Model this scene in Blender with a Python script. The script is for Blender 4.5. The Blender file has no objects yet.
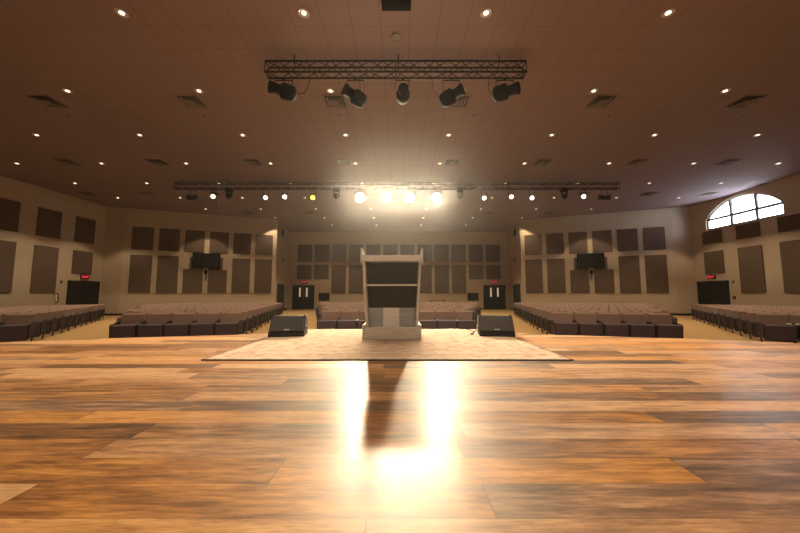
import bpy, bmesh, math, random
from mathutils import Vector, Matrix
random.seed(7)
PI = math.pi
S = bpy.context.scene
COL = S.collection
CEIL = 6.87
STAGE = 0.71

# ------------------------------------------------------------------ materials
def new_mat(name):
    m = bpy.data.materials.new(name); m.use_nodes = True
    return m, m.node_tree, m.node_tree.nodes['Principled BSDF']

def plain(name, col, rough=.6, metal=0., noise=.0, nscale=8., bump=0., bscale=60., spec=.5, coat=0.):
    m, nt, b = new_mat(name)
    b.inputs['Roughness'].default_value = rough; b.inputs['Metallic'].default_value = metal
    b.inputs['Specular IOR Level'].default_value = spec; b.inputs['Coat Weight'].default_value = coat
    tc = nt.nodes.new('ShaderNodeTexCoord')
    n = nt.nodes.new('ShaderNodeTexNoise'); n.inputs['Scale'].default_value = nscale; n.inputs['Detail'].default_value = 4
    nt.links.new(tc.outputs['Object'], n.inputs['Vector'])
    mx = nt.nodes.new('ShaderNodeMix'); mx.data_type = 'RGBA'
    mx.inputs[6].default_value = (*[c * (1 - noise) for c in col], 1)
    mx.inputs[7].default_value = (*[min(1, c * (1 + noise)) for c in col], 1)
    nt.links.new(n.outputs['Fac'], mx.inputs[0]); nt.links.new(mx.outputs[2], b.inputs['Base Color'])
    if bump:
        n2 = nt.nodes.new('ShaderNodeTexNoise'); n2.inputs['Scale'].default_value = bscale
        nt.links.new(tc.outputs['Object'], n2.inputs['Vector'])
        bp = nt.nodes.new('ShaderNodeBump'); bp.inputs['Strength'].default_value = bump; bp.inputs['Distance'].default_value = .01
        nt.links.new(n2.outputs['Fac'], bp.inputs['Height']); nt.links.new(bp.outputs['Normal'], b.inputs['Normal'])
    return m

def emit(name, col, strength):
    m, nt, b = new_mat(name)
    b.inputs['Base Color'].default_value = (*col, 1)
    b.inputs['Emission Color'].default_value = (*col, 1); b.inputs['Emission Strength'].default_value = strength
    return m

def math_node(nt, op, a, b=None, c=None):
    n = nt.nodes.new('ShaderNodeMath'); n.operation = op
    for i, v in enumerate((a, b, c)):
        if v is None: continue
        if hasattr(v, 'links'): nt.links.new(v, n.inputs[i])
        else: n.inputs[i].default_value = v
    return n.outputs[0]

def ramp(nt, fac, stops):
    r = nt.nodes.new('ShaderNodeValToRGB'); cr = r.color_ramp
    while len(cr.elements) < len(stops): cr.elements.new(.5)
    for e, (p, c) in zip(cr.elements, stops): e.position = p; e.color = (*c, 1)
    nt.links.new(fac, r.inputs[0]); return r.outputs[0]

def mixc(nt, fac, a, b, mode='MIX'):
    n = nt.nodes.new('ShaderNodeMix'); n.data_type = 'RGBA'; n.blend_type = mode
    for i, v in ((0, fac), (6, a), (7, b)):
        if hasattr(v, 'links'): nt.links.new(v, n.inputs[i])
        elif i == 0: n.inputs[0].default_value = v
        else: n.inputs[i].default_value = (*v, 1)
    return n.outputs[2]

def plank_mat():
    m, nt, b = new_mat('vinyl_planks')
    W, L = .163, 1.45
    tc = nt.nodes.new('ShaderNodeTexCoord'); sp = nt.nodes.new('ShaderNodeSeparateXYZ')
    nt.links.new(tc.outputs['Object'], sp.inputs[0])
    X, Y = sp.outputs[0], sp.outputs[1]
    yr = math_node(nt, 'DIVIDE', math_node(nt, 'ADD', Y, .04), W)
    row = math_node(nt, 'FLOOR', yr); fy = math_node(nt, 'FRACT', yr)
    wn = nt.nodes.new('ShaderNodeTexWhiteNoise'); wn.noise_dimensions = '1D'; nt.links.new(row, wn.inputs['W'])
    xr = math_node(nt, 'ADD', math_node(nt, 'DIVIDE', X, L), math_node(nt, 'MULTIPLY', wn.outputs['Value'], 7.3))
    colm = math_node(nt, 'FLOOR', xr); fx = math_node(nt, 'FRACT', xr)
    cb = nt.nodes.new('ShaderNodeCombineXYZ'); nt.links.new(row, cb.inputs[0]); nt.links.new(colm, cb.inputs[1])
    w2 = nt.nodes.new('ShaderNodeTexWhiteNoise'); w2.noise_dimensions = '2D'; nt.links.new(cb.outputs[0], w2.inputs['Vector'])
    # grain, stretched along the plank and shifted per plank
    gv = nt.nodes.new('ShaderNodeCombineXYZ')
    nt.links.new(math_node(nt, 'MULTIPLY', X, 2.0), gv.inputs[0]); nt.links.new(math_node(nt, 'MULTIPLY', Y, 15.), gv.inputs[1])
    nt.links.new(math_node(nt, 'MULTIPLY', w2.outputs['Value'], 40.), gv.inputs[2])
    g = nt.nodes.new('ShaderNodeTexNoise'); g.inputs['Scale'].default_value = 1.6; g.inputs['Detail'].default_value = 8; g.inputs['Roughness'].default_value = .62
    g.inputs['Distortion'].default_value = .25
    nt.links.new(gv.outputs[0], g.inputs['Vector'])
    fac = math_node(nt, 'ADD', math_node(nt, 'MULTIPLY', w2.outputs['Value'], .60), math_node(nt, 'MULTIPLY', g.outputs['Fac'], 1.5))
    c = ramp(nt, math_node(nt, 'SUBTRACT', fac, .54), [(.10, (.085, .038, .016)), (.34, (.21, .094, .034)), (.52, (.38, .178, .060)), (.70, (.54, .268, .092)), (.95, (.62, .345, .135))])
    fg = nt.nodes.new('ShaderNodeTexNoise'); fg.inputs['Scale'].default_value = 8.5; fg.inputs['Detail'].default_value = 6
    nt.links.new(gv.outputs[0], fg.inputs['Vector'])
    c = mixc(nt, .6, c, ramp(nt, fg.outputs['Fac'], [(.32, (.50, .48, .47)), (.56, (1, 1, 1))]), 'MULTIPLY')
    hs = nt.nodes.new('ShaderNodeHueSaturation'); w3 = nt.nodes.new('ShaderNodeTexWhiteNoise'); w3.noise_dimensions = '3D'; nt.links.new(cb.outputs[0], w3.inputs['Vector'])
    nt.links.new(math_node(nt, 'ADD', math_node(nt, 'MULTIPLY', w3.outputs['Value'], .32), .78), hs.inputs['Saturation']); hs.inputs['Value'].default_value = 1.12; nt.links.new(c, hs.inputs['Color']); c = hs.outputs[0]
    # seams
    ex = math_node(nt, 'MINIMUM', fx, math_node(nt, 'SUBTRACT', 1., fx)); ey = math_node(nt, 'MINIMUM', fy, math_node(nt, 'SUBTRACT', 1., fy))
    sx = math_node(nt, 'LESS_THAN', math_node(nt, 'MULTIPLY', ex, L), .0016); sy = math_node(nt, 'LESS_THAN', math_node(nt, 'MULTIPLY', ey, W), .0012)
    seam = math_node(nt, 'MAXIMUM', sx, math_node(nt, 'MULTIPLY', sy, .55))
    c = mixc(nt, math_node(nt, 'MULTIPLY', seam, .8), c, (.03, .014, .007))
    nt.links.new(c, b.inputs['Base Color'])
    nt.links.new(math_node(nt, 'ADD', math_node(nt, 'MULTIPLY', fg.outputs['Fac'], .12), .43), b.inputs['Roughness'])
    bp = nt.nodes.new('ShaderNodeBump'); bp.inputs['Strength'].default_value = .12; bp.inputs['Distance'].default_value = .002
    nt.links.new(fg.outputs['Fac'], bp.inputs['Height']); nt.links.new(bp.outputs['Normal'], b.inputs['Normal'])
    b.inputs['Specular IOR Level'].default_value = .55; b.inputs['Coat Weight'].default_value = .22; b.inputs['Coat Roughness'].default_value = .26
    return m

def ceiling_mat():
    m, nt, b = new_mat('ceiling_tiles')
    tc = nt.nodes.new('ShaderNodeTexCoord'); sp = nt.nodes.new('ShaderNodeSeparateXYZ'); nt.links.new(tc.outputs['Object'], sp.inputs[0])
    e = []
    for o, sh in ((sp.outputs[0], 60.3), (sp.outputs[1], 59.855)):
        f = math_node(nt, 'FRACT', math_node(nt, 'DIVIDE', math_node(nt, 'ADD', o, sh), .6))
        e.append(math_node(nt, 'MINIMUM', f, math_node(nt, 'SUBTRACT', 1., f)))
    line = math_node(nt, 'LESS_THAN', math_node(nt, 'MINIMUM', e[0], e[1]), .018)
    n = nt.nodes.new('ShaderNodeTexNoise'); n.inputs['Scale'].default_value = 90; nt.links.new(tc.outputs['Object'], n.inputs['Vector'])
    base = mixc(nt, n.outputs['Fac'], (.24, .174, .205), (.295, .216, .246))
    c = mixc(nt, math_node(nt, 'MULTIPLY', line, .42), base, (.13, .095, .09))
    nt.links.new(c, b.inputs['Base Color']); b.inputs['Roughness'].default_value = .9
    return m

def rug_mat():
    m, nt, b = new_mat('distressed_rug')
    tc = nt.nodes.new('ShaderNodeTexCoord'); sp = nt.nodes.new('ShaderNodeSeparateXYZ'); nt.links.new(tc.outputs['Object'], sp.inputs[0])
    n1 = nt.nodes.new('ShaderNodeTexNoise'); n1.inputs['Scale'].default_value = 9; n1.inputs['Detail'].default_value = 9; n1.inputs['Roughness'].default_value = .7
    nt.links.new(tc.outputs['Object'], n1.inputs['Vector'])
    v = nt.nodes.new('ShaderNodeTexVoronoi'); v.inputs['Scale'].default_value = 7.; v.feature = 'F1'
    nt.links.new(tc.outputs['Object'], v.inputs['Vector'])
    w = nt.nodes.new('ShaderNodeTexWave'); w.wave_type = 'RINGS'; w.inputs['Scale'].default_value = 2.2; w.inputs['Distortion'].default_value = 7.; w.inputs['Detail'].default_value = 3
    nt.links.new(tc.outputs['Object'], w.inputs['Vector'])
    c = ramp(nt, n1.outputs['Fac'], [(.36, (.20, .11, .12)), (.44, (.42, .28, .22)), (.54, (.58, .46, .36)), (.7, (.68, .58, .48))])
    c = mixc(nt, math_node(nt, 'MULTIPLY', w.outputs['Fac'], .65), c, (.56, .34, .22))
    c = mixc(nt, math_node(nt, 'MULTIPLY', v.outputs['Distance'], .6), c, (.62, .54, .46))
    ax = math_node(nt, 'SUBTRACT', 1.72, math_node(nt, 'ABSOLUTE', sp.outputs[0])); ay = math_node(nt, 'SUBTRACT', 1.27, math_node(nt, 'ABSOLUTE', sp.outputs[1]))
    d = math_node(nt, 'MINIMUM', ax, ay)
    for lo, hi in ((.06, .085), (.33, .36), (.10, .11), (.39, .40)):
        band = math_node(nt, 'MULTIPLY', math_node(nt, 'GREATER_THAN', d, lo), math_node(nt, 'LESS_THAN', d, hi))
        c = mixc(nt, math_node(nt, 'MULTIPLY', band, .7), c, (.66, .58, .50))
    nt.links.new(c, b.inputs['Base Color']); b.inputs['Roughness'].default_value = .95; b.inputs['Specular IOR Level'].default_value = .1
    bp = nt.nodes.new('ShaderNodeBump'); bp.inputs['Strength'].default_value = .4; bp.inputs['Distance'].default_value = .004
    n3 = nt.nodes.new('ShaderNodeTexNoise'); n3.inputs['Scale'].default_value = 220; nt.links.new(tc.outputs['Object'], n3.inputs['Vector'])
    nt.links.new(n3.outputs['Fac'], bp.inputs['Height']); nt.links.new(bp.outputs['Normal'], b.inputs['Normal'])
    return m

def wood_mat(name, a, bcol, rough=.5):
    m, nt, b = new_mat(name)
    tc = nt.nodes.new('ShaderNodeTexCoord'); mp = nt.nodes.new('ShaderNodeMapping'); mp.inputs['Scale'].default_value = (3, 3, 40)
    nt.links.new(tc.outputs['Object'], mp.inputs[0])
    n = nt.nodes.new('ShaderNodeTexNoise'); n.inputs['Scale'].default_value = 1.6; n.inputs['Detail'].default_value = 6
    nt.links.new(mp.outputs[0], n.inputs['Vector'])
    nt.links.new(ramp(nt, n.outputs['Fac'], [(.3, a), (.7, bcol)]), b.inputs['Base Color']); b.inputs['Roughness'].default_value = rough
    return m

M = dict(
    planks=plank_mat(), ceiling=ceiling_mat(), rug=rug_mat(),
    wall=plain('beige_wall_paint', (.55, .47, .37), .8, noise=.03, nscale=2, bump=.1, bscale=150),
    carpet=plain('tan_carpet', (.33, .225, .11), .95, noise=.35, nscale=26, bump=.4, bscale=200, spec=.1),
    base=plain('black_rubber_base', (.008, .008, .009), .8, spec=.15),
    panel=plain('brown_acoustic_fabric', (.15, .112, .092), .95, noise=.12, nscale=30, bump=.3, bscale=300, spec=.1),
    fabric=plain('mauve_grey_fabric', (.085, .068, .098), .9, noise=.2, nscale=60, bump=.3, bscale=250, spec=.15),
    fabric2=plain('taupe_back_fabric', (.25, .18, .16), .9, noise=.2, nscale=60, bump=.3, bscale=250, spec=.15),
    chairdark=plain('dark_chair_metal', (.018, .019, .024), .5, spec=.3),
    arm=plain('dark_armrest', (.05, .04, .038), .45),
    black=plain('black_metal', (.009, .009, .010), .85, noise=.1, spec=.1),
    steel=plain('dark_steel', (.05, .05, .055), .4, .6),
    truss=plain('black_truss', (.010, .010, .010), .8, noise=.1, spec=.15),
    doorm=plain('black_door_paint', (.018, .021, .027), .5),
    screen=plain('screen_glass', (.010, .012, .016), .22),
    white=plain('white_enamel', (.70, .67, .62), .5),
    trim=plain('downlight_trim', (.55, .50, .44), .4, .3),
    reflector=plain('downlight_reflector', (.65, .60, .5), .25, .8),
    grey=plain('grey_metal', (.25, .24, .23), .5, .3),
    ventdark=plain('vent_dark', (.03, .028, .027), .7),
    ventgrey=plain('vent_louvre', (.20, .16, .15), .6),
    lwood=wood_mat('weathered_grey_wood', (.48, .46, .43), (.70, .67, .63), .5),
    lwood2=wood_mat('pale_grey_wood', (.60, .60, .60), (.72, .72, .72), .5),
    lwood3=wood_mat('slate_grey_wood', (.24, .27, .30), (.36, .39, .42), .5),
    lblack=plain('black_laminate', (.016, .017, .019), .35),
    grille=plain('speaker_grille', (.018, .019, .024), .55, noise=.4, nscale=400, bump=.5, bscale=500),
    cab=plain('speaker_cabinet', (.014, .014, .015), .6, noise=.2, nscale=80, bump=.4, bscale=200),
    fascia=plain('stage_fascia', (.03, .028, .027), .6),
    red=emit('exit_red', (1., .05, .08), 1.2),
    dl=emit('downlight_lamp', (1., .80, .55), 4.),
    big=emit('bright_lamp', (1., .84, .55), 70.),
    par=emit('par_lamp', (1., .86, .66), 5.),
    yel=emit('yellow_lamp', (1., .60, .02), 14.),
    doorwin=emit('lit_vision_panel', (1., .82, .55), .35),
    frame=plain('window_frame', (.10, .10, .11), .5),
    reveal=plain('window_reveal', (.6, .57, .52), .8),
    paper=plain('white_paper', (.8, .78, .74), .8),
    badge=plain('silver_badge', (.5, .5, .52), .4, .3),
    lens=plain('dark_lens', (.03, .02, .03), .12),
    cord=plain('black_cable', (.008, .008, .008), .8, spec=.1),
)
g, nt, b = new_mat('clear_glass')
b.inputs['Base Color'].default_value = (1, 1, 1, 1); b.inputs['Transmission Weight'].default_value = 1; b.inputs['Roughness'].default_value = 0; b.inputs['IOR'].default_value = 1.02
M['glass'] = g

# ------------------------------------------------------------------ mesh builder
class MB:
    def __init__(s): s.bm = bmesh.new()
    def box(s, c, d, rot=None, bev=0., seg=1):
        r = bmesh.ops.create_cube(s.bm, size=1)['verts']
        bmesh.ops.scale(s.bm, vec=d, verts=r)
        if bev:
            es = list({e for v in r for e in v.link_edges})
            rr = bmesh.ops.bevel(s.bm, geom=es, offset=bev, segments=seg, affect='EDGES', profile=.5)
            r = list({v for f in rr['faces'] for v in f.verts} | {v for v in r if v.is_valid})
        mt = Matrix.Translation(c) @ (rot.to_4x4() if rot else Matrix())
        bmesh.ops.transform(s.bm, matrix=mt, verts=r); return s
    def tube(s, a, b, r, n=8, r2=None, cap=True):
        a, b = Vector(a), Vector(b); d = b - a
        q = d.to_track_quat('Z', 'Y').to_matrix()
        r2 = r if r2 is None else r2
        v1 = [s.bm.verts.new(a + q @ Vector((r * math.cos(2 * PI * i / n), r * math.sin(2 * PI * i / n), 0))) for i in range(n)]
        v2 = [s.bm.verts.new(b + q @ Vector((r2 * math.cos(2 * PI * i / n), r2 * math.sin(2 * PI * i / n), 0))) for i in range(n)]
        for i in range(n):
            f = s.bm.faces.new((v1[i], v1[(i + 1) % n], v2[(i + 1) % n], v2[i])); f.smooth = n > 5
        if cap: s.bm.faces.new(v1[::-1]); s.bm.faces.new(v2)
        return s
    def path(s, pts, r, n=6):
        for a, b in zip(pts, pts[1:]): s.tube(a, b, r, n)
        return s
    def lathe(s, prof, n=24, mt=None):
        """prof: (radius, z) list about local z"""
        mt = mt or Matrix(); rings = []
        for r, z in prof:
            if r < 1e-5: rings.append([s.bm.verts.new(mt @ Vector((0, 0, z)))])
            else: rings.append([s.bm.verts.new(mt @ Vector((r * math.cos(2 * PI * i / n), r * math.sin(2 * PI * i / n), z))) for i in range(n)])
        for A, B in zip(rings, rings[1:]):
            for i in range(n):
                j = (i + 1) % n
                if len(A) == 1 and len(B) == 1: continue
                vs = (A[0], B[j], B[i]) if len(A) == 1 else ((A[i], A[j], B[0]) if len(B) == 1 else (A[i], A[j], B[j], B[i]))
                f = s.bm.faces.new(vs); f.smooth = True
        return s
    def prism(s, pts, vec, bev=0., seg=2):
        """closed polygon pts extruded by vec"""
        v = [s.bm.verts.new(p) for p in pts]; f = s.bm.faces.new(v)
        r = bmesh.ops.extrude_face_region(s.bm, geom=[f]); nv = [x for x in r['geom'] if isinstance(x, bmesh.types.BMVert)]
        bmesh.ops.translate(s.bm, vec=vec, verts=nv)
        allv = v + nv; fs = list({f for x in allv for f in x.link_faces}); bmesh.ops.recalc_face_normals(s.bm, faces=fs)
        if bev:
            es = list({e for x in allv for e in x.link_edges})
            rr = bmesh.ops.bevel(s.bm, geom=es, offset=bev, segments=seg, affect='EDGES', profile=.5)
            for f in rr['faces']: f.smooth = True
        return s
    def face(s, pts): s.bm.faces.new([s.bm.verts.new(p) for p in pts]); return s
    def mesh(s, name):
        me = bpy.data.meshes.new(name); s.bm.to_mesh(me); s.bm.free(); return me
    def build(s, name, mat, parent=None, kind=None):
        me = s.mesh(name); me.materials.append(mat)
        o = bpy.data.objects.new(name, me); COL.objects.link(o); o.parent = parent
        if kind: o['kind'] = kind
        return o

def tag(o, label, cat, group=None):
    o['label'] = label; o['category'] = cat
    if group: o['group'] = group
    return o
def thing(name, label, cat, loc=(0, 0, 0), rz=0., group=None):
    o = bpy.data.objects.new(name, None); COL.objects.link(o); o.empty_display_size = .1
    o.location = loc; o.rotation_euler = (0, 0, rz); return tag(o, label, cat, group)
def copy_tree(o, parent=None):
    c = o.copy(); COL.objects.link(c); c.parent = parent
    for ch in list(o.children): copy_tree(ch, c)
    return c
ORD = ['first', 'second', 'third', 'fourth', 'fifth', 'sixth', 'seventh', 'eighth', 'ninth', 'tenth', 'eleventh', 'twelfth', 'thirteenth', 'fourteenth', 'fifteenth', 'sixteenth', 'seventeenth', 'eighteenth', 'nineteenth', 'twentieth']

# ------------------------------------------------------------------ room shell
def wall_seg(name, P, Q, z0=0., z1=CEIL, th=.2, mat=None, out=None):
    """slab along P->Q, thickness on the right-hand side of travel (room on the left)"""
    P, Q = Vector((*P, 0)), Vector((*Q, 0)); d = (Q - P).normalized(); n = Vector((d.y, -d.x, 0)) * th
    m = MB(); m.prism([P + Vector((0, 0, z0)), Q + Vector((0, 0, z0)), Q + Vector((0, 0, z1)), P + Vector((0, 0, z1))], n)
    return m.build(name, mat or M['wall'], None, 'structure')

YB, YS = -5.0, 19.9            # wall behind the stage; rear end of the side walls
A_ = (18.6, YS); B_ = (17.55, 20.1); C_ = (9.1, 23.5); D_ = (9.75, 28.0)
mir = lambda p: (-p[0], p[1])
MB().box((0, 11.5, -.1), (42, 36, .2)).build('floor', M['carpet'], None, 'structure')
MB().box((0, 11.5, CEIL + .1), (42, 36, .2)).build('ceiling', M['ceiling'], None, 'structure')
# right wall with the arched opening
WY0, WY1, WZ0, WSP, WTOP = 15.05, 18.95, 5.16, 5.77, 6.73
hw = (WY1 - WY0) / 2; rise = WTOP - WSP; RAD = (hw * hw + rise * rise) / (2 * rise); WYC = (WY0 + WY1) / 2; WZC = WTOP - RAD
def arch(n=24, inset=0.):
    r = RAD - inset; a0 = math.asin(min(1, (hw - inset) / r)); return [(WYC + r * math.sin(-a0 + 2 * a0 * i / n), WZC + r * math.cos(-a0 + 2 * a0 * i / n)) for i in range(n + 1)]
m = MB(); ar = arch(); T = Vector((.25, 0, 0)); X0 = 18.6
def quad(y0, z0, y1, z1): m.box((X0 + .125, (y0 + y1) / 2, (z0 + z1) / 2), (.25, y1 - y0, z1 - z0))
quad(YB, 0, WY0, CEIL); quad(WY1, 0, YS + .2, CEIL); quad(WY0, 0, WY1, WZ0)
for (ya, za), (yb, zb) in zip(ar, ar[1:]):
    m.prism([(X0, ya, za), (X0, yb, zb), (X0, yb, CEIL), (X0, ya, CEIL)], T)
m.build('wall_right', M['wall'], None, 'structure')
wall_seg('wall_right_return', A_, B_); wall_seg('wall_right_rear', B_, C_); wall_seg('wall_right_recess', C_, D_)
wall_seg('wall_back', (10.2, 28.0), (-10.2, 28.0))
wall_seg('wall_left_recess', mir(D_), mir(C_)); wall_seg('wall_left_rear', mir(C_), mir(B_)); wall_seg('wall_left_return', mir(B_), mir(A_))
wall_seg('wall_left', (-18.6, YS + .2), (-18.6, YB)); wall_seg('wall_front', (-19, YB), (19, YB))
def baseboard(name, P, Q):
    P, Q = Vector((*P, 0)), Vector((*Q, 0)); d = (Q - P).normalized(); n = Vector((-d.y, d.x, 0)) * .012
    MB().prism([P, Q, Q + Vector((0, 0, .11)), P + Vector((0, 0, .11))], n).build(name, M['base'], None, 'structure')
def lerp(P, Q, t): return (P[0] + (Q[0] - P[0]) * t, P[1] + (Q[1] - P[1]) * t)
baseboard('baseboard_right', (18.6, YB), (18.6, 17.84)); baseboard('baseboard_right_return', A_, B_); baseboard('baseboard_right_rear', B_, C_)
baseboard('baseboard_back', (7.3, 28), (-7.3, 28)); baseboard('baseboard_left_rear', mir(C_), mir(B_)); baseboard('baseboard_left_return', mir(B_), mir(A_))
baseboard('baseboard_left', (-18.6, 17.84), (-18.6, YB))
baseboard('baseboard_right_recess', lerp(C_, D_, .66), D_); baseboard('baseboard_left_recess', mir(D_), mir(lerp(C_, D_, .66)))

# window_1
win = MB()
fr = .07
outer = [(WY0, WZ0)] + [(y, z) for y, z in ar] + [(WY1, WZ0)]
inner = [(WY0 + fr, WZ0 + fr)] + arch(24, fr) + [(WY1 - fr, WZ0 + fr)]
XW = X0 + .10
for i in range(len(outer)):
    j = (i + 1) % len(outer)
    win.prism([(XW, *outer[i]), (XW, *outer[j]), (XW, *inner[j]), (XW, *inner[i])], (.07, 0, 0))
w1 = win.build('window_1', M['reveal'], None, 'structure')
mu = MB()
for y in (16.27, 17.55):
    zt = WZC + math.sqrt(RAD ** 2 - (y - WYC) ** 2) - .05
    mu.box((XW + .035, y, (WZ0 + zt) / 2 + .02), (.10, .10, zt - WZ0 - .04))
mu.box((XW + .03, WYC, 5.75), (.12, WY1 - WY0 - .1, .12)); mu.box((XW + .03, WYC, WZ0 + .05), (.06, WY1 - WY0 - .1, .05))
mu.build('mullion', M['frame'], w1)
gl = MB(); gl.prism([(XW + .05, y, z) for y, z in inner], (.006, 0, 0)); gl.build('window_pane', M['glass'], w1)

# doors: local frame, x along the wall, y out of the wall into the room
def door(name, P, Q, h=2.1, vision=True, single=False):
    """double door between floor points P and Q; room on the left of P->Q"""
    P, Q = Vector((*P, 0)), Vector((*Q, 0)); d = Q - P; w = d.length
    root = bpy.data.objects.new(name, None); COL.objects.link(root); root['kind'] = 'structure'
    root.location = (P + Q) / 2; root.rotation_euler = (0, 0, math.atan2(d.y, d.x))
    f = MB(); j = .06
    f.box((-w / 2 + j / 2, .035, h / 2), (j, .07, h)); f.box((w / 2 - j / 2, .035, h / 2), (j, .07, h)); f.box((0, .035, h - j / 2), (w - 2 * j, .07, j))
    f.build('door_frame', M['doorm'], root)
    n = 1 if single else 2; lw = (w - 2 * j) / n
    for i in range(n):
        cx = -w / 2 + j + lw * (i + .5)
        lf = MB().box((cx, .025, (h - j) / 2), (lw - .012, .045, h - j - .012), bev=.004).build('door_leaf', M['doorm'], root)
        s = 1 if (i == 0) else -1
        MB().box((cx, .075, 1.0), (lw * .72, .03, .05), bev=.008).box((cx - lw * .33, .06, 1.0), (.05, .03, .07)).box((cx + lw * .33, .06, 1.0), (.05, .03, .07)).build('push_bar', M['steel'], lf)
        if vision:
            MB().box((cx + s * lw * .16, .05, 1.48), (.14, .012, .80), bev=.004).build('vision_panel', M['doorwin'], lf)
    return root
door('door_1', (-7.42, 28), (-9.32, 28)); door('door_2', (9.32, 28), (7.42, 28))
door('door_3', (-18.6, 19.76), (-18.6, 17.9), vision=False); door('door_4', (18.6, 17.9), (18.6, 19.76), vision=False)
door('door_5', mir(lerp(C_, D_, .62)), mir(lerp(C_, D_, .12)), vision=False); door('door_6', lerp(C_, D_, .12), lerp(C_, D_, .62), vision=False)

# ------------------------------------------------------------------ stage
out = [(-8.5, YB), (-8.5, 2.0), (-6.9, 3.1), (-5.0, 4.13), (-4.0, 4.53), (-2.86, 4.82), (-2.15, 4.98), (-1.78, 5.35), (-1.55, 5.66), (-1.2, 5.73)]
out = out + [mir(p) for p in out[::-1]]
MB().prism([(x, y, STAGE - .04) for x, y in out], (0, 0, .04)).build('floor_stage', M['planks'], None, 'structure')
MB().prism([(x * .997, y - .02 if y > 0 else y, 0) for x, y in out], (0, 0, STAGE - .04)).build('stage_base', M['fascia'], None, 'structure')

RUGC = (-.02, 4.32)
rg = MB().box((0, 0, .005), (3.46, 2.56, .010), bev=.003)
rug = rg.build('rug', M['rug']); rug.location = (*RUGC, STAGE)
tag(rug, 'large faded cream and rust patterned rug under the lectern', 'rug')
bd = MB()
for s in (-1, 1): bd.box((0, s * 1.283, .005), (3.48, .008, .011)); bd.box((s * 1.733, 0, .005), (.008, 2.56, .011))
bd.build('binding', M['base'], rug)

# ------------------------------------------------------------------ lectern (open back towards the camera)
L = thing('lectern', 'tall weathered grey wooden lectern with open back standing on the rug', 'lectern', (-.01, 4.33, STAGE + .010))
for s in (-1, 1):
    MB().prism([(s * .352, .02, .165), (s * .335, .50, .165), (s * .375, .60, 1.04), (s * .405, .0, 1.07)], (-s * .032, 0, 0), bev=.004).build('side_panel', M['lwood'], L)
    MB().box((s * .378, .27, .10), (.035, .58, .20), bev=.006).build('plinth_cheek', M['lwood'], L)
    MB().prism([(s * .428, -.05, 1.035), (s * .428, .66, 1.00), (s * .428, .66, 1.12), (s * .428, .02, 1.235), (s * .428, -.05, 1.235)], (-s * .026, 0, 0), bev=.004).build('top_cheek', M['lwood'], L)
MB().box((0, .28, .083), (.735, .56, .165), bev=.006).build('plinth', M['lwood'], L)
MB().prism([(-.40, -.02, 1.06), (-.40, .64, 1.03), (-.40, .64, 1.06), (-.40, -.02, 1.13)], (.80, 0, 0), bev=.006).build('reading_top', M['lwood'], L)
MB().box((0, -.035, 1.095), (.80, .03, .085), bev=.006).build('top_lip', M['lwood2'], L)
MB().prism([(-.36, .02, .722), (-.36, .16, .722), (-.36, .16, .744), (-.36, .02, .744)], (.72, 0, 0)).build('shelf', M['lwood2'], L)
MB().prism([(-.325, .12, .41), (.325, .12, .41), (.37, .14, 1.035), (-.37, .14, 1.035)], (0, .02, 0)).build('inner_panel', M['lblack'], L)
lp = MB().prism([(-.318, .07, .165), (.318, .07, .165), (.325, .09, .42), (-.325, .09, .42)], (0, .02, 0)).build('lower_panel', M['lwood3'], L)
MB().prism([(-.12, .056, .165), (.10, .056, .165), (.10, .076, .42), (-.12, .076, .42)], (0, .013, 0)).build('middle_board', M['lwood2'], lp)
MB().prism([(-.32, .50, .165), (.32, .50, .165), (.36, .585, 1.03), (-.36, .585, 1.03)], (0, .02, 0)).build('front_panel', M['lblack'], L)

# ------------------------------------------------------------------ wedge monitors
def wedge(x, y, rz, label):
    t = thing('stage_monitor', label, 'speaker', (x, y, STAGE), rz, 'floor monitors either side of the lectern')
    prof = [(0, .0), (0, .05), (.225, .285), (.30, .285), (.40, .16), (.40, .0)]
    w = .50
    MB().prism([(-w / 2, a, b) for a, b in prof], (w, 0, 0), bev=.01).build('cabinet', M['cab'], t)
    d = Vector((0, .225, .235)).normalized(); n = Vector((0, -d.z, d.y)); c = Vector((0, .1125, .1675))
    rot = Matrix((Vector((1, 0, 0)), d, -n)).transposed() if False else Matrix(((1, 0, 0), (0, d.y, n.y), (0, d.z, n.z)))
    gr = MB().box(c + n * .009, (w - .05, .285, .018), rot, bev=.006).build('grille', M['grille'], t)
    MB().box(c + n * .020 - d * .115, (.075, .016, .006), rot).build('badge', M['badge'], gr)
    MB().box(Vector((0, -.006, .026)), (w - .02, .012, .016), None, bev=.004).build('bottom_edge', M['steel'], t)
    for s in (-1, 1):
        e = MB().box((s * (w / 2 + .004), .20, .10), (.008, .13, .07), bev=.003).build('side_handle', M['steel'], t)
        MB().box((s * (w / 2 + .009), .20, .10), (.004, .09, .035)).build('handle_recess', M['base'], e)
        MB().box((s * (w / 2 - .03), .225, .292), (.03, .05, .014), bev=.004).build('corner_cap', M['steel'], t)
    return t
z0 = STAGE
mL = wedge(-1.53, 4.62, .16, 'black wedge stage monitor left of the lectern with grille facing the stage')
mR = wedge(1.50, 4.64, -.16, 'black wedge stage monitor right of the lectern with a cable behind')
for o in (mL, mR): o.location.z = STAGE + .010
c = MB(); pts = [(1.245, 4.83, .80), (1.21, 4.84, .76), (1.19, 4.83, .724), (1.17, 4.87, .724), (1.19, 4.98, .724), (1.26, 5.06, .724), (1.30, 5.2, .724), (1.28, 5.45, .724), (1.24, 5.55, .724)]
tag(c.path(pts, .006).build('speaker_cable', M['cord']), 'thin black cable trailing from the right stage monitor across the rug', 'cable')

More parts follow.
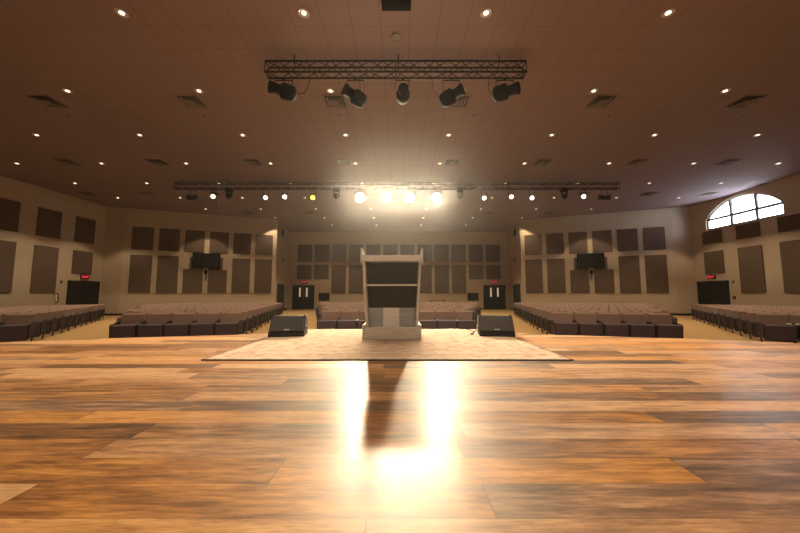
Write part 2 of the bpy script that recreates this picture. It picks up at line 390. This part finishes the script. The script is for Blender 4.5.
# ------------------------------------------------------------------ acoustic panels, screens
G_RR = 'acoustic panels on the right rear wall'
def panel_on(P, d, nrm, s0, s1, z0, z1, label, group, notch=None):
    """P wall start, d unit along, nrm into the room"""
    P = Vector((*P, 0)); d = Vector((*d, 0)); nrm = Vector((*nrm, 0))
    pts = [(s0, z0), (s1, z0), (s1, z1), (s0, z1)]
    if notch:
        a, zb = notch                      # notch towards s=a side, above zb
        if a > (s0 + s1) / 2: pts = [(s0, z0), (s1, z0), (s1, zb), (a, zb), (a, z1), (s0, z1)]
        else: pts = [(s0, z0), (s1, z0), (s1, z1), (a, z1), (a, zb), (s0, zb)]
    mid = P + d * ((s0 + s1) / 2) + nrm * .001; mid.z = z0
    m = MB(); m.prism([P + d * s + Vector((0, 0, z)) + nrm * .001 - mid for s, z in pts], nrm * .05, bev=.006, seg=1)
    o = m.build('acoustic_panel', M['panel']); o.location = mid
    return tag(o, label, 'acoustic panel', group)
def sz(z0, z1): return 'tall' if z1 - z0 > 2 else ('short' if z1 - z0 < 1.4 else 'square')
for sgn, nm in ((1, 'right'), (-1, 'left')):
    Pw, Qw = Vector((sgn * C_[0], C_[1])), Vector((sgn * B_[0], B_[1]))
    d = (Qw - Pw).normalized(); n = Vector((d.y, -d.x)) * sgn
    if n.y > 0: n = -n
    s_scr = 4.46
    for i in range(6):
        s0 = .27 + 1.456 * i; s1 = s0 + 1.15
        k = i if sgn > 0 else 5 - i
        panel_on(Pw, d, n, s0, s1, 4.18, 5.67, f'square brown acoustic panel, {ORD[k]} from left, upper row, {nm} rear wall', f'acoustic panels on the {nm} rear wall')
        notch = (s_scr - .99, 3.0) if i == 2 else ((s_scr + .99, 3.0) if i == 3 else None)
        nw = 'notched' if notch else 'tall'
        panel_on(Pw, d, n, s0, s1, 1.40, 3.85, f'{nw} brown acoustic panel, {ORD[k]} from left, lower row, {nm} rear wall', f'acoustic panels on the {nm} rear wall', notch)
    # flat screen with bracket
    c = Pw + d * s_scr; ang = math.atan2(d.y, d.x) + (0 if sgn > 0 else PI)
    t = thing('television', f'black flat screen on the {nm} rear wall between notched panels', 'television', (c.x, c.y, 3.62), ang, 'wall screens')
    # local: x along wall, -y into the room
    MB().box((0, -.03, 0), (.5, .06, .4)).build('bracket', M['black'], t)
    MB().box((0, -.09, 0), (1.64, .06, .98), bev=.008).build('housing', M['black'], t)
    MB().box((0, -.122, 0), (1.58, .006, .92)).build('screen', M['screen'], t)
    t = thing('wall_speaker', f'small dark speaker on a pale bracket under the {nm} wall screen', 'speaker', (c.x, c.y, 2.72), ang, 'small speakers under the wall screens')
    MB().box((0, -.02, -.18), (.12, .04, .62), bev=.005).build('bracket_plate', M['grey'], t)
    MB().box((0, -.12, .1), (.17, .16, .24), Matrix.Rotation(.3, 3, 'X'), bev=.02).build('housing', M['black'], t)
    # side wall panels
    xs = sgn * 18.6; nn = (-sgn, 0)
    for i in range(5):
        y1 = 19.2 - 1.94 * i; y0 = y1 - 1.16
        pos = ['nearest the exit door', 'second from the exit door', 'third from the exit door', 'fourth from the exit door', 'fifth from the exit door'][i]
        uz = (4.30, 5.05) if sgn > 0 else (4.34, 5.82)
        if i < 4 or True:
            panel_on((xs, 0), (0, 1), nn, y0, y1, uz[0], uz[1], f'{"wide short" if sgn > 0 else "square"} brown acoustic panel, upper row, {pos}, {nm} side wall', f'acoustic panels on the {nm} side wall')
            lz = (2.50, 3.84) if i == 0 else (1.42, 3.84)
            panel_on((xs, 0), (0, 1), nn, y0, y1, lz[0], lz[1], f'{"square" if i == 0 else "tall"} brown acoustic panel, lower row, {pos}, {nm} side wall', f'acoustic panels on the {nm} side wall')
# back wall
for i in range(12):
    xc = -8.33 + 1.5145 * i
    panel_on((0, 28), (1, 0), (0, -1), xc - .63, xc + .63, 4.17, 5.70, f'square brown acoustic panel, upper row on far back wall, {ORD[i]} from left', 'acoustic panels on the far back wall')
    z0 = 2.62 if i in (0, 1, 10, 11) else 1.38
    panel_on((0, 28), (1, 0), (0, -1), xc - .63, xc + .63, z0, 3.88, f'{"short" if z0 > 2 else "tall"} brown acoustic panel, lower row on far back wall, {ORD[i]} from left', 'acoustic panels on the far back wall')

# exit signs
def text_mesh(body, size, depth):
    cu = bpy.data.curves.new('t', 'FONT'); cu.body = body; cu.size = size; cu.extrude = depth; cu.align_x = 'CENTER'; cu.align_y = 'CENTER'
    o = bpy.data.objects.new('t', cu); COL.objects.link(o)
    me = bpy.data.meshes.new_from_object(o.evaluated_get(bpy.context.evaluated_depsgraph_get()))
    bpy.data.objects.remove(o); bpy.data.curves.remove(cu); return me
EXM = text_mesh('EXIT', .20, .004); EXM.materials.clear(); EXM.materials.append(M['red'])
def exit_sign(loc, rz, label):
    t = thing('exit_sign', label, 'sign', loc, rz, 'exit signs')        # faces local -y
    MB().box((0, -.03, 0), (.48, .05, .24), bev=.008).build('housing', M['base'], t)
    o = bpy.data.objects.new('lettering', EXM); COL.objects.link(o); o.parent = t; o.location = (0, -.060, 0); o.rotation_euler = (PI / 2, 0, 0); o.scale = (1., 1.0, 1)
    MB().box((0, -.03, .135), (.05, .04, .03)).build('mount', M['grey'], t)
exit_sign((-8.30, 28, 2.38), 0, 'red lit exit sign above the left back double doors')
exit_sign((8.42, 28, 2.38), 0, 'red lit exit sign above the right back double doors')
exit_sign((-18.6, 18.82, 2.33), PI / 2, 'red lit exit sign above the left side wall doors')
exit_sign((18.6, 18.85, 2.33), -PI / 2, 'red lit exit sign above the right side wall doors')
# thermostats and small wall boxes
def wallbox(name, loc, rz, label, cat, d=(.12, .03, .14)):
    t = thing(name, label, cat, loc, rz)
    MB().box((0, -d[1] / 2, 0), d, bev=.006).build('housing', M['arm'], t)
    MB().box((0, -d[1] - .002, d[2] * .12), (d[0] * .6, .004, d[2] * .3)).build('face_plate', M['grey'], t)
wallbox('thermostat', (-18.6, 17.55, 2.0), PI / 2, 'small round-cornered box on the left wall beside the exit doors', 'thermostat')
wallbox('fire_alarm_strobe', (18.6, 17.65, 2.0), -PI / 2, 'small wall box on the right wall, upper of two by the doors', 'alarm')
wallbox('fire_pull_station', (18.6, 17.66, 1.13), -PI / 2, 'small dark wall box on the right wall, lower of two by the doors', 'alarm', (.14, .05, .17))
t = thing('sign_stand', 'slim dark floor stand with a pale leaflet against the left wall', 'stand', (-18.42, 17.22, 0), PI / 2)
MB().box((0, 0, .01), (.3, .22, .02), bev=.004).build('foot', M['black'], t); MB().tube((0, 0, .02), (0, 0, 1.0), .018).build('pole', M['black'], t)
MB().box((0, -.02, 1.13), (.16, .02, .5), Matrix.Rotation(-.1, 3, 'X'), bev=.004).build('board', M['black'], t)
MB().box((-.03, -.034, 1.13), (.08, .004, .42), Matrix.Rotation(-.1, 3, 'X')).build('leaflet', M['paper'], t)
# wall vents in the recess
for sgn, nm in ((-1, 'left'), (1, 'right')):
    d = Vector((sgn * (D_[0] - C_[0]), D_[1] - C_[1])).normalized(); ang = math.atan2(d.y, d.x)
    for hz, tt, sz_, mm in ((6.25, .40, (.75, .5), 'ventdark'), (4.05, .5, (.55, .30), 'ventgrey')):
        p = Vector((sgn * C_[0], C_[1])) + d * (4.55 * tt)
        t = thing('wall_vent', f'{"large dark high" if hz > 5 else "small pale low"} vent grille in the {nm} recess wall', 'vent', (p.x, p.y, hz), ang + (0 if sgn < 0 else PI), 'recess wall vents')
        # local -y faces the room
        MB().box((0, -.012, 0), (sz_[0], .024, sz_[1])).build('frame', M[mm], t)
        sl = MB()
        for k in range(6): sl.box((0, -.028, -sz_[1] / 2 + sz_[1] * (k + .5) / 6), (sz_[0] - .06, .02, .012), Matrix.Rotation(.5, 3, 'X'))
        sl.build('louvre', M['ventgrey'] if mm == 'ventgrey' else M['base'], t)

# ------------------------------------------------------------------ monitors and desk behind the centre block
for sgn, nm in ((-1, 'left'), (1, 'right')):
    t = thing('monitor_stand', f'black flat monitor on a stand at the {nm} end of centre back row', 'monitor', (sgn * 5.2, 22.3, 0), 0, 'rear floor monitors')
    MB().box((0, 0, .015), (.6, .45, .03), bev=.006).build('base', M['black'], t); MB().tube((0, .02, .03), (0, .02, 1.1), .03).build('pole', M['black'], t)
    MB().box((0, -.04, 1.13), (.76, .07, .54), bev=.008).build('housing', M['black'], t); MB().box((0, -.077, 1.13), (.71, .006, .49)).build('screen', M['screen'], t)
t = thing('folding_table', 'dark topped table behind the centre block to the right of the lectern', 'table', (2.75, 22.5, 0))
MB().box((0, 0, .895), (1.0, .6, .03), bev=.005).build('tabletop', M['arm'], t)
for a in (-1, 1):
    for b in (-1, 1): MB().tube((a * .44, b * .25, 0), (a * .44, b * .25, .88), .018).build('leg', M['black'], t)

# ------------------------------------------------------------------ ceiling fittings
def spot(name, loc, aim, power, col, size=1.2, blend=.6, r=.06):
    li = bpy.data.lights.new(name, 'SPOT'); li.energy = power; li.color = col; li.spot_size = size; li.spot_blend = blend; li.shadow_soft_size = r
    o = bpy.data.objects.new(name, li); COL.objects.link(o); o.location = loc
    o.rotation_euler = (Vector(aim) - Vector(loc)).to_track_quat('-Z', 'Y').to_euler(); return o

DLP = 165.; FILL = 70.
def in_room(x, y):
    x = abs(x)
    if y < 19.5: return x < 18.2
    if abs(y - 22.8) < .1 and x < 9.1: return True
    if y < 23.0: return x < 17.5 - (y - 20.1) * 2.485 - 2.6
    return x < 8.9 and y < 27
proto = thing('downlight', '', 'downlight', (0, 0, CEIL))
MB().lathe([(.075, .0), (.105, -.002), (.115, -.010), (.105, -.016), (.082, -.012), (.075, .0)], 20).build('trim_ring', M['trim'], proto)
MB().lathe([(.0, -.004), (.046, -.004), (.05, -.008), (.034, -.013), (.0, -.015)], 16).build('lamp', M['dl'], proto)
first = True
rows = [5.83 + 2.425 * k for k in range(9)]
for ri, y in enumerate(rows):
    cols = [x for x in [-16.2 + 3.6 * k for k in range(10)] if in_room(x, y)]
    if ri == 0: cols = [x for x in cols if abs(x) < 8]
    for ci, x in enumerate(cols):
        o = proto if first else copy_tree(proto); first = False
        o.location = (x, y, CEIL); h = len(cols) // 2
        sd = 'left' if x < 0 else 'right'; k = (h - 1 - ci) if x < 0 else ci - h
        tag(o, f'round recessed downlight, {ORD[ri]} row from the stage, {ORD[k]} {sd} of centre', 'downlight', 'recessed ceiling downlights')
        sp_ = spot('downlight_beam', (0, 0, -.03), (0, 0, -1), DLP * (.35 if abs(y - 22.8) < .1 and abs(x) > 8 else 1), (1., .72, .42), 1.57, .25, .05)
        sp_.parent = o
for y_ in (.98, -1.45):  # unseen fill spots without fittings, added to brighten the lectern's near side
    for x_ in (-5.4, -1.8, 1.8, 5.4):
        spot('stage_fill_beam', (x_, y_, CEIL - .04), (x_ * .45, 4.2, .7), FILL, (1., .82, .60), 1.2, .6, .06)
proto = thing('ceiling_vent', '', 'vent', (0, 0, CEIL))
v = MB()
for s in (-1, 1): v.box((s * .285, 0, -.012), (.03, .6, .024)); v.box((0, s * .285, -.012), (.54, .03, .024))
v.build('frame', M['ventgrey'], proto)
MB().box((0, 0, -.004), (.54, .54, .006)).build('backing', M['ventdark'], proto)
v = MB()
for q in (.20, .12):
    for s in (-1, 1):
        v.box((s * q, 0, -.02), (.045, 2 * q, .004), Matrix.Rotation(s * .6, 3, 'Y')); v.box((0, s * q, -.02), (2 * q, .045, .004), Matrix.Rotation(-s * .6, 3, 'X'))
v.box((0, 0, -.022), (.14, .14, .004)); v.build('louvre', M['ventgrey'], proto)
first = True
for ri, (y, xs) in enumerate(((8.72, (-10.05, -5.9, -1.77, 1.77, 5.9, 10.05)), (12.96, (-13.9, -10.1, -6.1, -2.3, 2.3, 6.1, 10.1, 13.9)), (17.2, (-17.2, -13.9, -10.2, 10.2, 13.9, 17.2)), (21.4, (-10.3, -6.1, 6.1, 10.3)))):
    for ci, x in enumerate(xs):
        if not in_room(x, y): continue
        o = proto if first else copy_tree(proto); first = False
        o.location = (x, y, CEIL); sd = 'left' if x < 0 else 'right'
        h = len(xs) // 2; k = (h - 1 - ci) if x < 0 else ci - h
        tag(o, f'square ceiling air vent, {ORD[ri]} vent row from the stage, {ORD[k]} {sd} of centre', 'vent', 'square ceiling air vents')
sk = MB().lathe([(.0, -.03), (.015, -.03), (.015, -.012), (.035, -.006), (.035, 0)], 12).mesh('sprinkler'); sk.materials.append(M['steel'])
for i, x in enumerate((-10.2, -6.0, -1.8, 2.4, 6.6, 10.8)):
    o = bpy.data.objects.new('sprinkler_head', sk); COL.objects.link(o); o.location = (x, 9.45, CEIL)
    tag(o, f'tiny dark sprinkler head in the ceiling, {ORD[i]} from left in its row', 'sprinkler', 'sprinkler heads')
t = thing('ceiling_speaker', 'round grey speaker grille in ceiling tile near the front truss', 'speaker', (.02, 6.44, CEIL))
MB().lathe([(.115, 0), (.12, -.008), (.105, -.014), (.10, -.008)], 24).build('rim', M['ventgrey'], t); MB().lathe([(.10, -.008), (0, -.012)], 24).build('grille', M['ventgrey'], t)
t = thing('ceiling_hatch', 'black square fixture set in the ceiling above the front of stage', 'ceiling fixture', (.03, 5.46, CEIL))
MB().box((0, 0, -.03), (.56, .56, .06), bev=.01).build('housing', M['base'], t); MB().box((0, 0, -.062), (.46, .46, .006)).build('cover', M['base'], t)

# ------------------------------------------------------------------ trusses
TS = .26; TD = .215; TB = 6.37
def truss(name, label, x0, x1, y0, rods, braces):
    t = thing(name, label, 'lighting truss', (0, y0, TB), 0)
    a = TS
    bq = TD
    for (dy, dz) in ((0, 0), (bq, 0), (0, a), (bq, a)):
        MB().tube((x0, dy, dz), (x1, dy, dz), .022, 8).build('chord', M['truss'], t)
    n = int(round((x1 - x0) / .30)); st = (x1 - x0) / n
    for face in range(4):
        m = MB()
        for i in range(n):
            u0, u1 = (x0 + i * st, x0 + (i + 1) * st); up = i % 2 == 0
            def P(u, e):
                if face == 0: return (u, 0, a * e)
                if face == 1: return (u, bq, a * e)
                if face == 2: return (u, bq * e, 0)
                return (u, bq * e, a)
            m.tube(P(u0, 0 if up else 1), P(u1, 1 if up else 0), .009, 5)
        for u in braces:
            if face < 2: m.tube((u, bq * face, 0), (u, bq * face, a), .012, 5)
            else: m.tube((u, 0, a * (face - 2)), (u, bq, a * (face - 2)), .012, 5)
        m.build('lacing', M['truss'], t)
    for u in rods:
        MB().tube((u, bq / 2, a), (u, bq / 2, CEIL - TB - .001), .012, 6).tube((u, 0, a + .01), (u, bq, a + .01), .012, 6).build('hanger_rod', M['truss'], t)
    return t
truss('lighting_truss', 'short black box truss hanging above the front of the stage', -2.98, 2.98, 6.83, (-2.35, .06, 2.40), (-2.98, 0, 2.98))
truss('lighting_truss', 'long black box truss spanning the hall with the lit stage lights', -10.70, 10.58, 14.80, (-8.2, -2.9, 3.0, 8.2), (-10.70, -5.3, 0, 5.3, 10.58))

def local(axis):
    return Vector(axis).to_track_quat('Z', 'Y').to_matrix().to_4x4()
def hang(t, w, top, mat='black', pz=0.):
    """yoke from pivots at x=+-w (local) up to the clamp at z=top"""
    MB().box((-w, 0, (pz + top) / 2 - .02), (.008, .035, top - pz - .02)).box((w, 0, (pz + top) / 2 - .02), (.008, .035, top - pz - .02)).box((0, 0, top - .035), (2 * w + .008, .035, .008)).build('yoke', M[mat], t)
    MB().box((0, 0, top - .012), (.05, .06, .04), bev=.006).tube((0, -.035, top - .012), (0, .035, top - .012), .012, 6).build('clamp', M[mat], t)
# ellipsoidal profile spots on the front truss
def profile_spot(x, label, axis, zc, cable=None, yoff=.0, k=1.0):
    y0 = 6.83 + TD + yoff
    t = thing('profile_spotlight', label, 'stage light', (x, y0, zc), 0, 'unlit profile spotlights on the front truss')
    ax = local(axis)
    MB().lathe([(0, -.25 * k), (.09 * k, -.245 * k), (.145 * k, -.20 * k), (.16 * k, -.10 * k), (.16 * k, .02 * k), (.115 * k, .06 * k), (0, .06 * k)], 20, ax).build('housing', M['black'], t)
    br = MB().lathe([(0, .05 * k), (.10 * k, .05 * k), (.10 * k, .19 * k), (.115 * k, .195 * k), (.115 * k, .28 * k), (.10 * k, .28 * k), (.09 * k, .24 * k)], 20, ax).build('barrel', M['black'], t)
    MB().lathe([(.095 * k, .25 * k), (.05 * k, .262 * k), (0, .265 * k)], 20, ax).build('lens', M['lens'], br)
    hang(t, .175 * k, TB - zc - .02)
    if cable:
        MB().path([Vector(p) for p in cable], .008).build('power_cable', M['cord'], t)
    return t
profile_spot(-2.62, 'black profile spotlight at the left end of the front truss', (-.95, -.25, .18), 6.05, [(.22, .05, -.03), (.36, .05, -.04), (.48, .05, .0), (.56, .03, .12), (.62, .0, .33)], k=1.15)
profile_spot(-.95, 'black profile spotlight second from the left on front truss', (-.80, -.42, .36), 5.92, [(.08, .06, -.05), (.12, .06, .1), (.10, .04, .46)], k=1.1)
profile_spot(.17, 'black profile spotlight in the middle of the front truss facing the stage', (.03, -.95, -.12), 5.97, [(.05, .1, .05), (.12, .06, .15), (.14, 0, .41)])
profile_spot(1.30, 'black profile spotlight second from the right on front truss', (.82, -.42, .30), 5.93, [(-.15, .05, -.1), (-.32, .05, .05), (-.42, .04, .2), (-.46, .0, .45)], k=1.1)
profile_spot(2.55, 'black profile spotlight at the right end of the front truss', (.95, -.25, .16), 6.03, [(-.22, .05, -.05), (-.34, .05, -.02), (-.38, .03, .15), (-.34, 0, .35)], k=1.15)

YT = 14.80 + .06
WARM = (1., .80, .50)
def par_can(x, zc, label, lens, aim, power, col, k=1., grp='lit stage lights on the long truss', size=.9, body=1., r=.08):
    t = thing('par_can', label, 'stage light', (x, YT, zc), 0, grp)
    d = (Vector(aim) - Vector((x, YT, zc))).normalized(); ax = local(d)
    MB().lathe([(0, -.24 * k), (.07 * k, -.24 * k), (.10 * k, -.17 * k), (.13 * k, -.06 * k), (.13 * k, .10 * k), (.138 * k, .11 * k), (.125 * k, .112 * k), (.12 * k, .06 * k)], 20, ax).build('can', M['black'], t)
    MB().lathe([(.121 * k, .062 * k), (.08 * k, .078 * k), (0, .084 * k)], 20, ax).build('lens', lens, t)
    hang(t, .15 * k, TB - zc - .02)
    if power:
        o = spot('lamp_beam', d * .16 * k, d * 3, power, col, size, .5, r); o.parent = t
    return t
BIG = 3600.
for x, tx, lb in ((-1.80, -1.2, 'glaring bright stage light above the lectern, first from left of four'), (-.55, -.3, 'glaring bright stage light above the lectern, second from left of four'), (.58, .3, 'glaring bright stage light above the lectern, third from left of four'), (1.83, 1.2, 'glaring bright stage light above the lectern, fourth from left of four')):
    par_can(x, 5.93, lb, M['big'], (tx, 2.6, .8), BIG, (1., .80, .52), 1.7, 'glaring lights over the lectern', 1.15, r=.11)
for x, zc, lb, ln, pw in ((-8.82, 5.98, 'lit stage light second fixture from the left end of long truss', 'par', 60), (-6.32, 5.92, 'lit stage light fourth fixture from the left end of long truss', 'par', 60),
                   (-5.40, 5.96, 'lit stage light just left of the yellow light on long truss', 'par', 60), (-4.06, 5.92, 'yellow glowing stage light on the left half of long truss', 'yel', 90),
                   (4.12, 5.90, 'lit stage light first right of the glaring lights on long truss', 'par', 60), (5.42, 5.96, 'lit stage light second right of the glaring lights on long truss', 'par', 60),
                   (6.40, 5.91, 'lit stage light third right of the glaring lights on long truss', 'par', 60), (8.87, 5.98, 'lit stage light second fixture from the right end of long truss', 'par', 60)):
    sgn = 1 if x > 0 else -1
    par_can(x, zc, lb, M[ln], (x * .55, 1.5, .8), pw, (1., .62, .1) if ln == 'yel' else (1., .85, .62), .78)
def moving_head(x, label):
    t = thing('moving_head', label, 'stage light', (x, YT, TB - .03), 0, 'black moving heads on the long truss')
    MB().box((0, 0, -.07), (.30, .24, .12), bev=.015).build('base', M['black'], t)
    for s in (-1, 1): MB().box((s * .125, 0, -.24), (.04, .10, .26), bev=.012).build('arm', M['black'], t)
    h = MB().lathe([(0, .06), (.06, .055), (.095, .01), (.10, -.10), (.085, -.20), (.07, -.21), (.0, -.2)], 18, Matrix.Translation((0, 0, -.26))).build('head', M['black'], t)
    MB().lathe([(.07, -.212), (0, -.218)], 18, Matrix.Translation((0, 0, -.26))).build('lens', M['lens'], h)
    MB().box((0, 0, .0), (.20, .06, .04)).build('clamp', M['black'], t)
moving_head(-8.08, 'black moving head hanging near the left end of the long truss')
moving_head(-2.95, 'black moving head hanging just left of the glaring lights')
moving_head(2.98, 'black moving head hanging just right of the glaring lights')
moving_head(7.97, 'black moving head hanging near the right end of the long truss')
def flood(x, label):
    t = thing('flood_light', label, 'stage light', (x, YT, 5.92), 0, 'unlit flood lights at the ends of the long truss')
    MB().box((0, 0, 0), (.42, .22, .20), Matrix.Rotation(.35, 3, 'X'), bev=.03, seg=2).build('housing', M['black'], t)
    MB().box((0, -.115, -.04), (.36, .012, .14), Matrix.Rotation(.35, 3, 'X')).build('lens', M['lens'], t)
    for s in (-1, 1): MB().box((s * .215, 0, .02), (.012, .24, .24), Matrix.Rotation(.35, 3, 'X')).build('end_fin', M['black'], t)
    hang(t, .12, TB - 5.92 - .02, pz=.1)
flood(-9.82, 'black unlit flood light at the left end of the long truss')
flood(9.88, 'black unlit flood light at the right end of the long truss')

# ------------------------------------------------------------------ auditorium chairs
CW = .622
CH = thing('auditorium_chair', '', 'chair')
def xprism(prof, x0, x1, bev, seg=2): return MB().prism([(x0, a, b) for a, b in prof], (x1 - x0, 0, 0), bev=bev, seg=seg)
xprism([(.03, .085), (-.02, .10), (-.03, .49), (.02, .525), (.40, .475), (.42, .36), (.20, .12)], -.278, .278, .018).build('seat', M['fabric'], CH)
xprism([(.40, .42), (.455, .41), (.535, .76), (.52, .785), (.49, .785), (.46, .76)], -.280, .280, .012).build('backrest', M['fabric2'], CH)
for s in (-1, 1):
    xa = s * .295 - .010
    xprism([(.02, .17), (-.01, .50), (.05, .53), (.43, .56), (.50, .52), (.47, .17)], xa, xa + .020, .004, 1).build('side_panel', M['chairdark'], CH)
    MB().box((s * .295, .33, .572), (.022, .20, .03), Matrix.Rotation(.14, 3, 'X'), bev=.006).build('armrest', M['arm'], CH)
    MB().tube((s * .295, .34, .18), (s * .295, .24, .01), .016, 6).box((s * .295, .24, .006), (.036, .20, .012)).build('leg', M['chairdark'], CH)
chairs = []
def block(P0, ang, sgn, nrows, count, name, group, pitch=.90):
    """P0 inner front corner (left side coordinates mirrored by sgn); rows run outwards"""
    for k in range(nrows):
        for i in range(count(k)):
            a = ang
            r = Vector((-math.cos(a), -math.sin(a))); bk = Vector((-math.sin(a), math.cos(a)))
            p = Vector(P0) + bk * (pitch * k) + r * (CW * (i + .5))
            x, rz = (p.x, a) if sgn < 0 else (-p.x, -a)
            if abs(x) > 18.0: continue
            chairs.append((x, p.y, rz, f'mauve grey auditorium chair, {ORD[i]} from inner aisle, {ORD[k]} row of {name} block', group, (name, k, i)))
for sgn, nm in ((-1, 'left'), (1, 'right')):
    block((-4.52, 9.20), math.radians(14.0), sgn, 13, lambda k: 5 + int(.60 * k + .3), f'{nm} middle', f'chairs in the {nm} middle block')
    block((-9.85, 8.65), math.radians(34.5), sgn, 12, lambda k: 3 + int(.42 * k), f'far {nm}', f'chairs in the far {nm} block')
for k in range(13):
    n = 8 + int(.78 * k)
    y = 10.0 + .90 * k
    for i in range(n):
        chairs.append(((i - (n - 1) / 2) * CW, y, 0., f'mauve grey auditorium chair, {ORD[i]} from left, {ORD[k]} row of centre block', 'chairs in the centre block', ('centre', k, i)))
HIDDEN = set(['far left-0-2', 'far left-3-3', 'far left-5-4', 'far right-0-2', 'far right-5-4'])
BACK = {'left middle': {8: [3], 9: [1, 4, 5], 10: [1, 2, 3, 4, 5, 6, 7], 11: [1, 2, 3, 4, 5, 6, 7, 8, 9, 10], 12: [1, 2, 3, 4, 5, 6, 7, 8, 9, 10]}, 'far left': {1: [2], 2: [2], 4: [3], 6: [4], 7: [4], 8: [5], 9: [5], 10: [5], 11: [2]}, 'right middle': {9: [1, 5], 10: [1, 2, 3, 4, 5, 6, 7], 11: [1, 2, 3, 4, 5, 6, 7, 8, 9, 10], 12: [1, 2, 3, 4, 5, 6, 7, 8, 9, 10]}, 'far right': {1: [2], 2: [2], 3: [3], 4: [3], 6: [4], 8: [5], 9: [5]}, 'centre': {0: [3, 4], 1: [2, 3, 4], 2: [3, 4, 5], 3: [3, 4, 5], 4: [3, 4, 5, 6], 5: [3, 4, 5, 6], 6: [3, 4, 5, 6, 7], 7: [1, 2, 3, 4, 5, 6, 7, 8, 9, 10, 11], 8: [1, 2, 3, 4, 5, 6, 7, 8, 9, 10, 11, 12], 9: [1, 2, 3, 4, 5, 6, 7, 8, 9, 10, 11, 12, 13], 10: [0, 1, 2, 3, 4, 5, 6, 7, 8, 9, 10, 11, 12, 13, 14], 11: [0, 1, 2, 3, 4, 5, 6, 7, 8, 9, 10, 11, 12, 13, 14, 15], 12: [1, 2, 3, 4, 5, 6, 7, 8, 9, 10, 11, 12, 13, 14, 15]}}
def merged(placed):
    """the remaining chairs, too small to tell apart, as one mesh"""
    me = bpy.data.meshes.new('auditorium_chairs'); V, F, MI, mats = [], [], [], []
    for x, y, rz in placed:
        T = Matrix.Translation((x, y, 0)) @ Matrix.Rotation(rz, 4, 'Z')
        for ch in CH.children:
            mt = ch.data.materials[0]
            if mt not in mats: mats.append(mt)
            b = len(V); V.extend([T @ v.co for v in ch.data.vertices])
            for p in ch.data.polygons: F.append([b + q for q in p.vertices]); MI.append(mats.index(mt))
    me.from_pydata(V, [], F)
    for mt in mats: me.materials.append(mt)
    me.polygons.foreach_set('material_index', MI)
    o = bpy.data.objects.new('auditorium_chairs', me); COL.objects.link(o); o['kind'] = 'stuff'
    return tag(o, 'remaining rows of mauve grey auditorium chairs farther back, only their tops showing', 'chairs')
first = True; rest = []
for x, y, rz, label, group, key in chairs:
    kk = '%s-%d-%d' % key
    if kk in HIDDEN: continue
    if key[2] in BACK.get(key[0], {}).get(key[1], ()): rest.append((x, y, rz)); continue
    o = CH if first else copy_tree(CH); first = False
    o.location = (x, y, 0); o.rotation_euler = (0, 0, rz); tag(o, label, 'chair', group)
if rest: merged(rest)

# white leaflets on a front seat at the far right
t = MB().box((0, 0, .004), (.30, .21, .008), bev=.001).build('booklet', M['paper'])
t.location = (10.6, 8.6, .53); t.rotation_euler = (0, 0, .5)
tag(t, 'white booklet left on a front chair of the far right block', 'booklet')

# ------------------------------------------------------------------ light, world, camera
HAZE = .0015  # thin scattering volume added to imitate lens glow around the bright lamps
if HAZE:
    hz = bpy.data.materials.new('lamp_glow_haze'); hz.use_nodes = True; nt = hz.node_tree; nt.nodes.clear()
    vo = nt.nodes.new('ShaderNodeVolumeScatter'); vo.inputs['Density'].default_value = HAZE; vo.inputs['Anisotropy'].default_value = .88
    ou = nt.nodes.new('ShaderNodeOutputMaterial'); nt.links.new(vo.outputs[0], ou.inputs['Volume'])
    MB().box((0, 11.6, 3.45), (39, 35, 7.3)).build('glow_volume', hz, None, 'structure')

w = bpy.data.worlds.new('World'); S.world = w; w.use_nodes = True
bg = w.node_tree.nodes['Background']; bg.inputs[0].default_value = (.86, .94, 1., 1); bg.inputs[1].default_value = 14.0
po = bpy.data.lights.new('window_portal', 'AREA'); po.shape = 'RECTANGLE'; po.size = 1.6; po.size_y = 3.9; po.cycles.is_portal = True
o = bpy.data.objects.new('window_portal', po); COL.objects.link(o); o.location = (X0 + .3, WYC, 5.95); o.rotation_euler = (0, PI / 2, 0)

cam = bpy.data.cameras.new('Camera'); cam.sensor_width = 36; cam.lens = 36 * 318 / 800; cam.clip_end = 200
co = bpy.data.objects.new('Camera', cam); COL.objects.link(co); co.location = (.10, 0, 1.33)
co.rotation_euler = (PI / 2 + math.atan(27.5 / 318), 0, 0); S.camera = co
S.view_settings.view_transform = 'Standard'; S.view_settings.look = 'None'; S.view_settings.gamma = 1
S.view_settings.use_curve_mapping = False; S.view_settings.exposure = 0.
S.cycles.use_denoising = True; S.cycles.max_bounces = 6
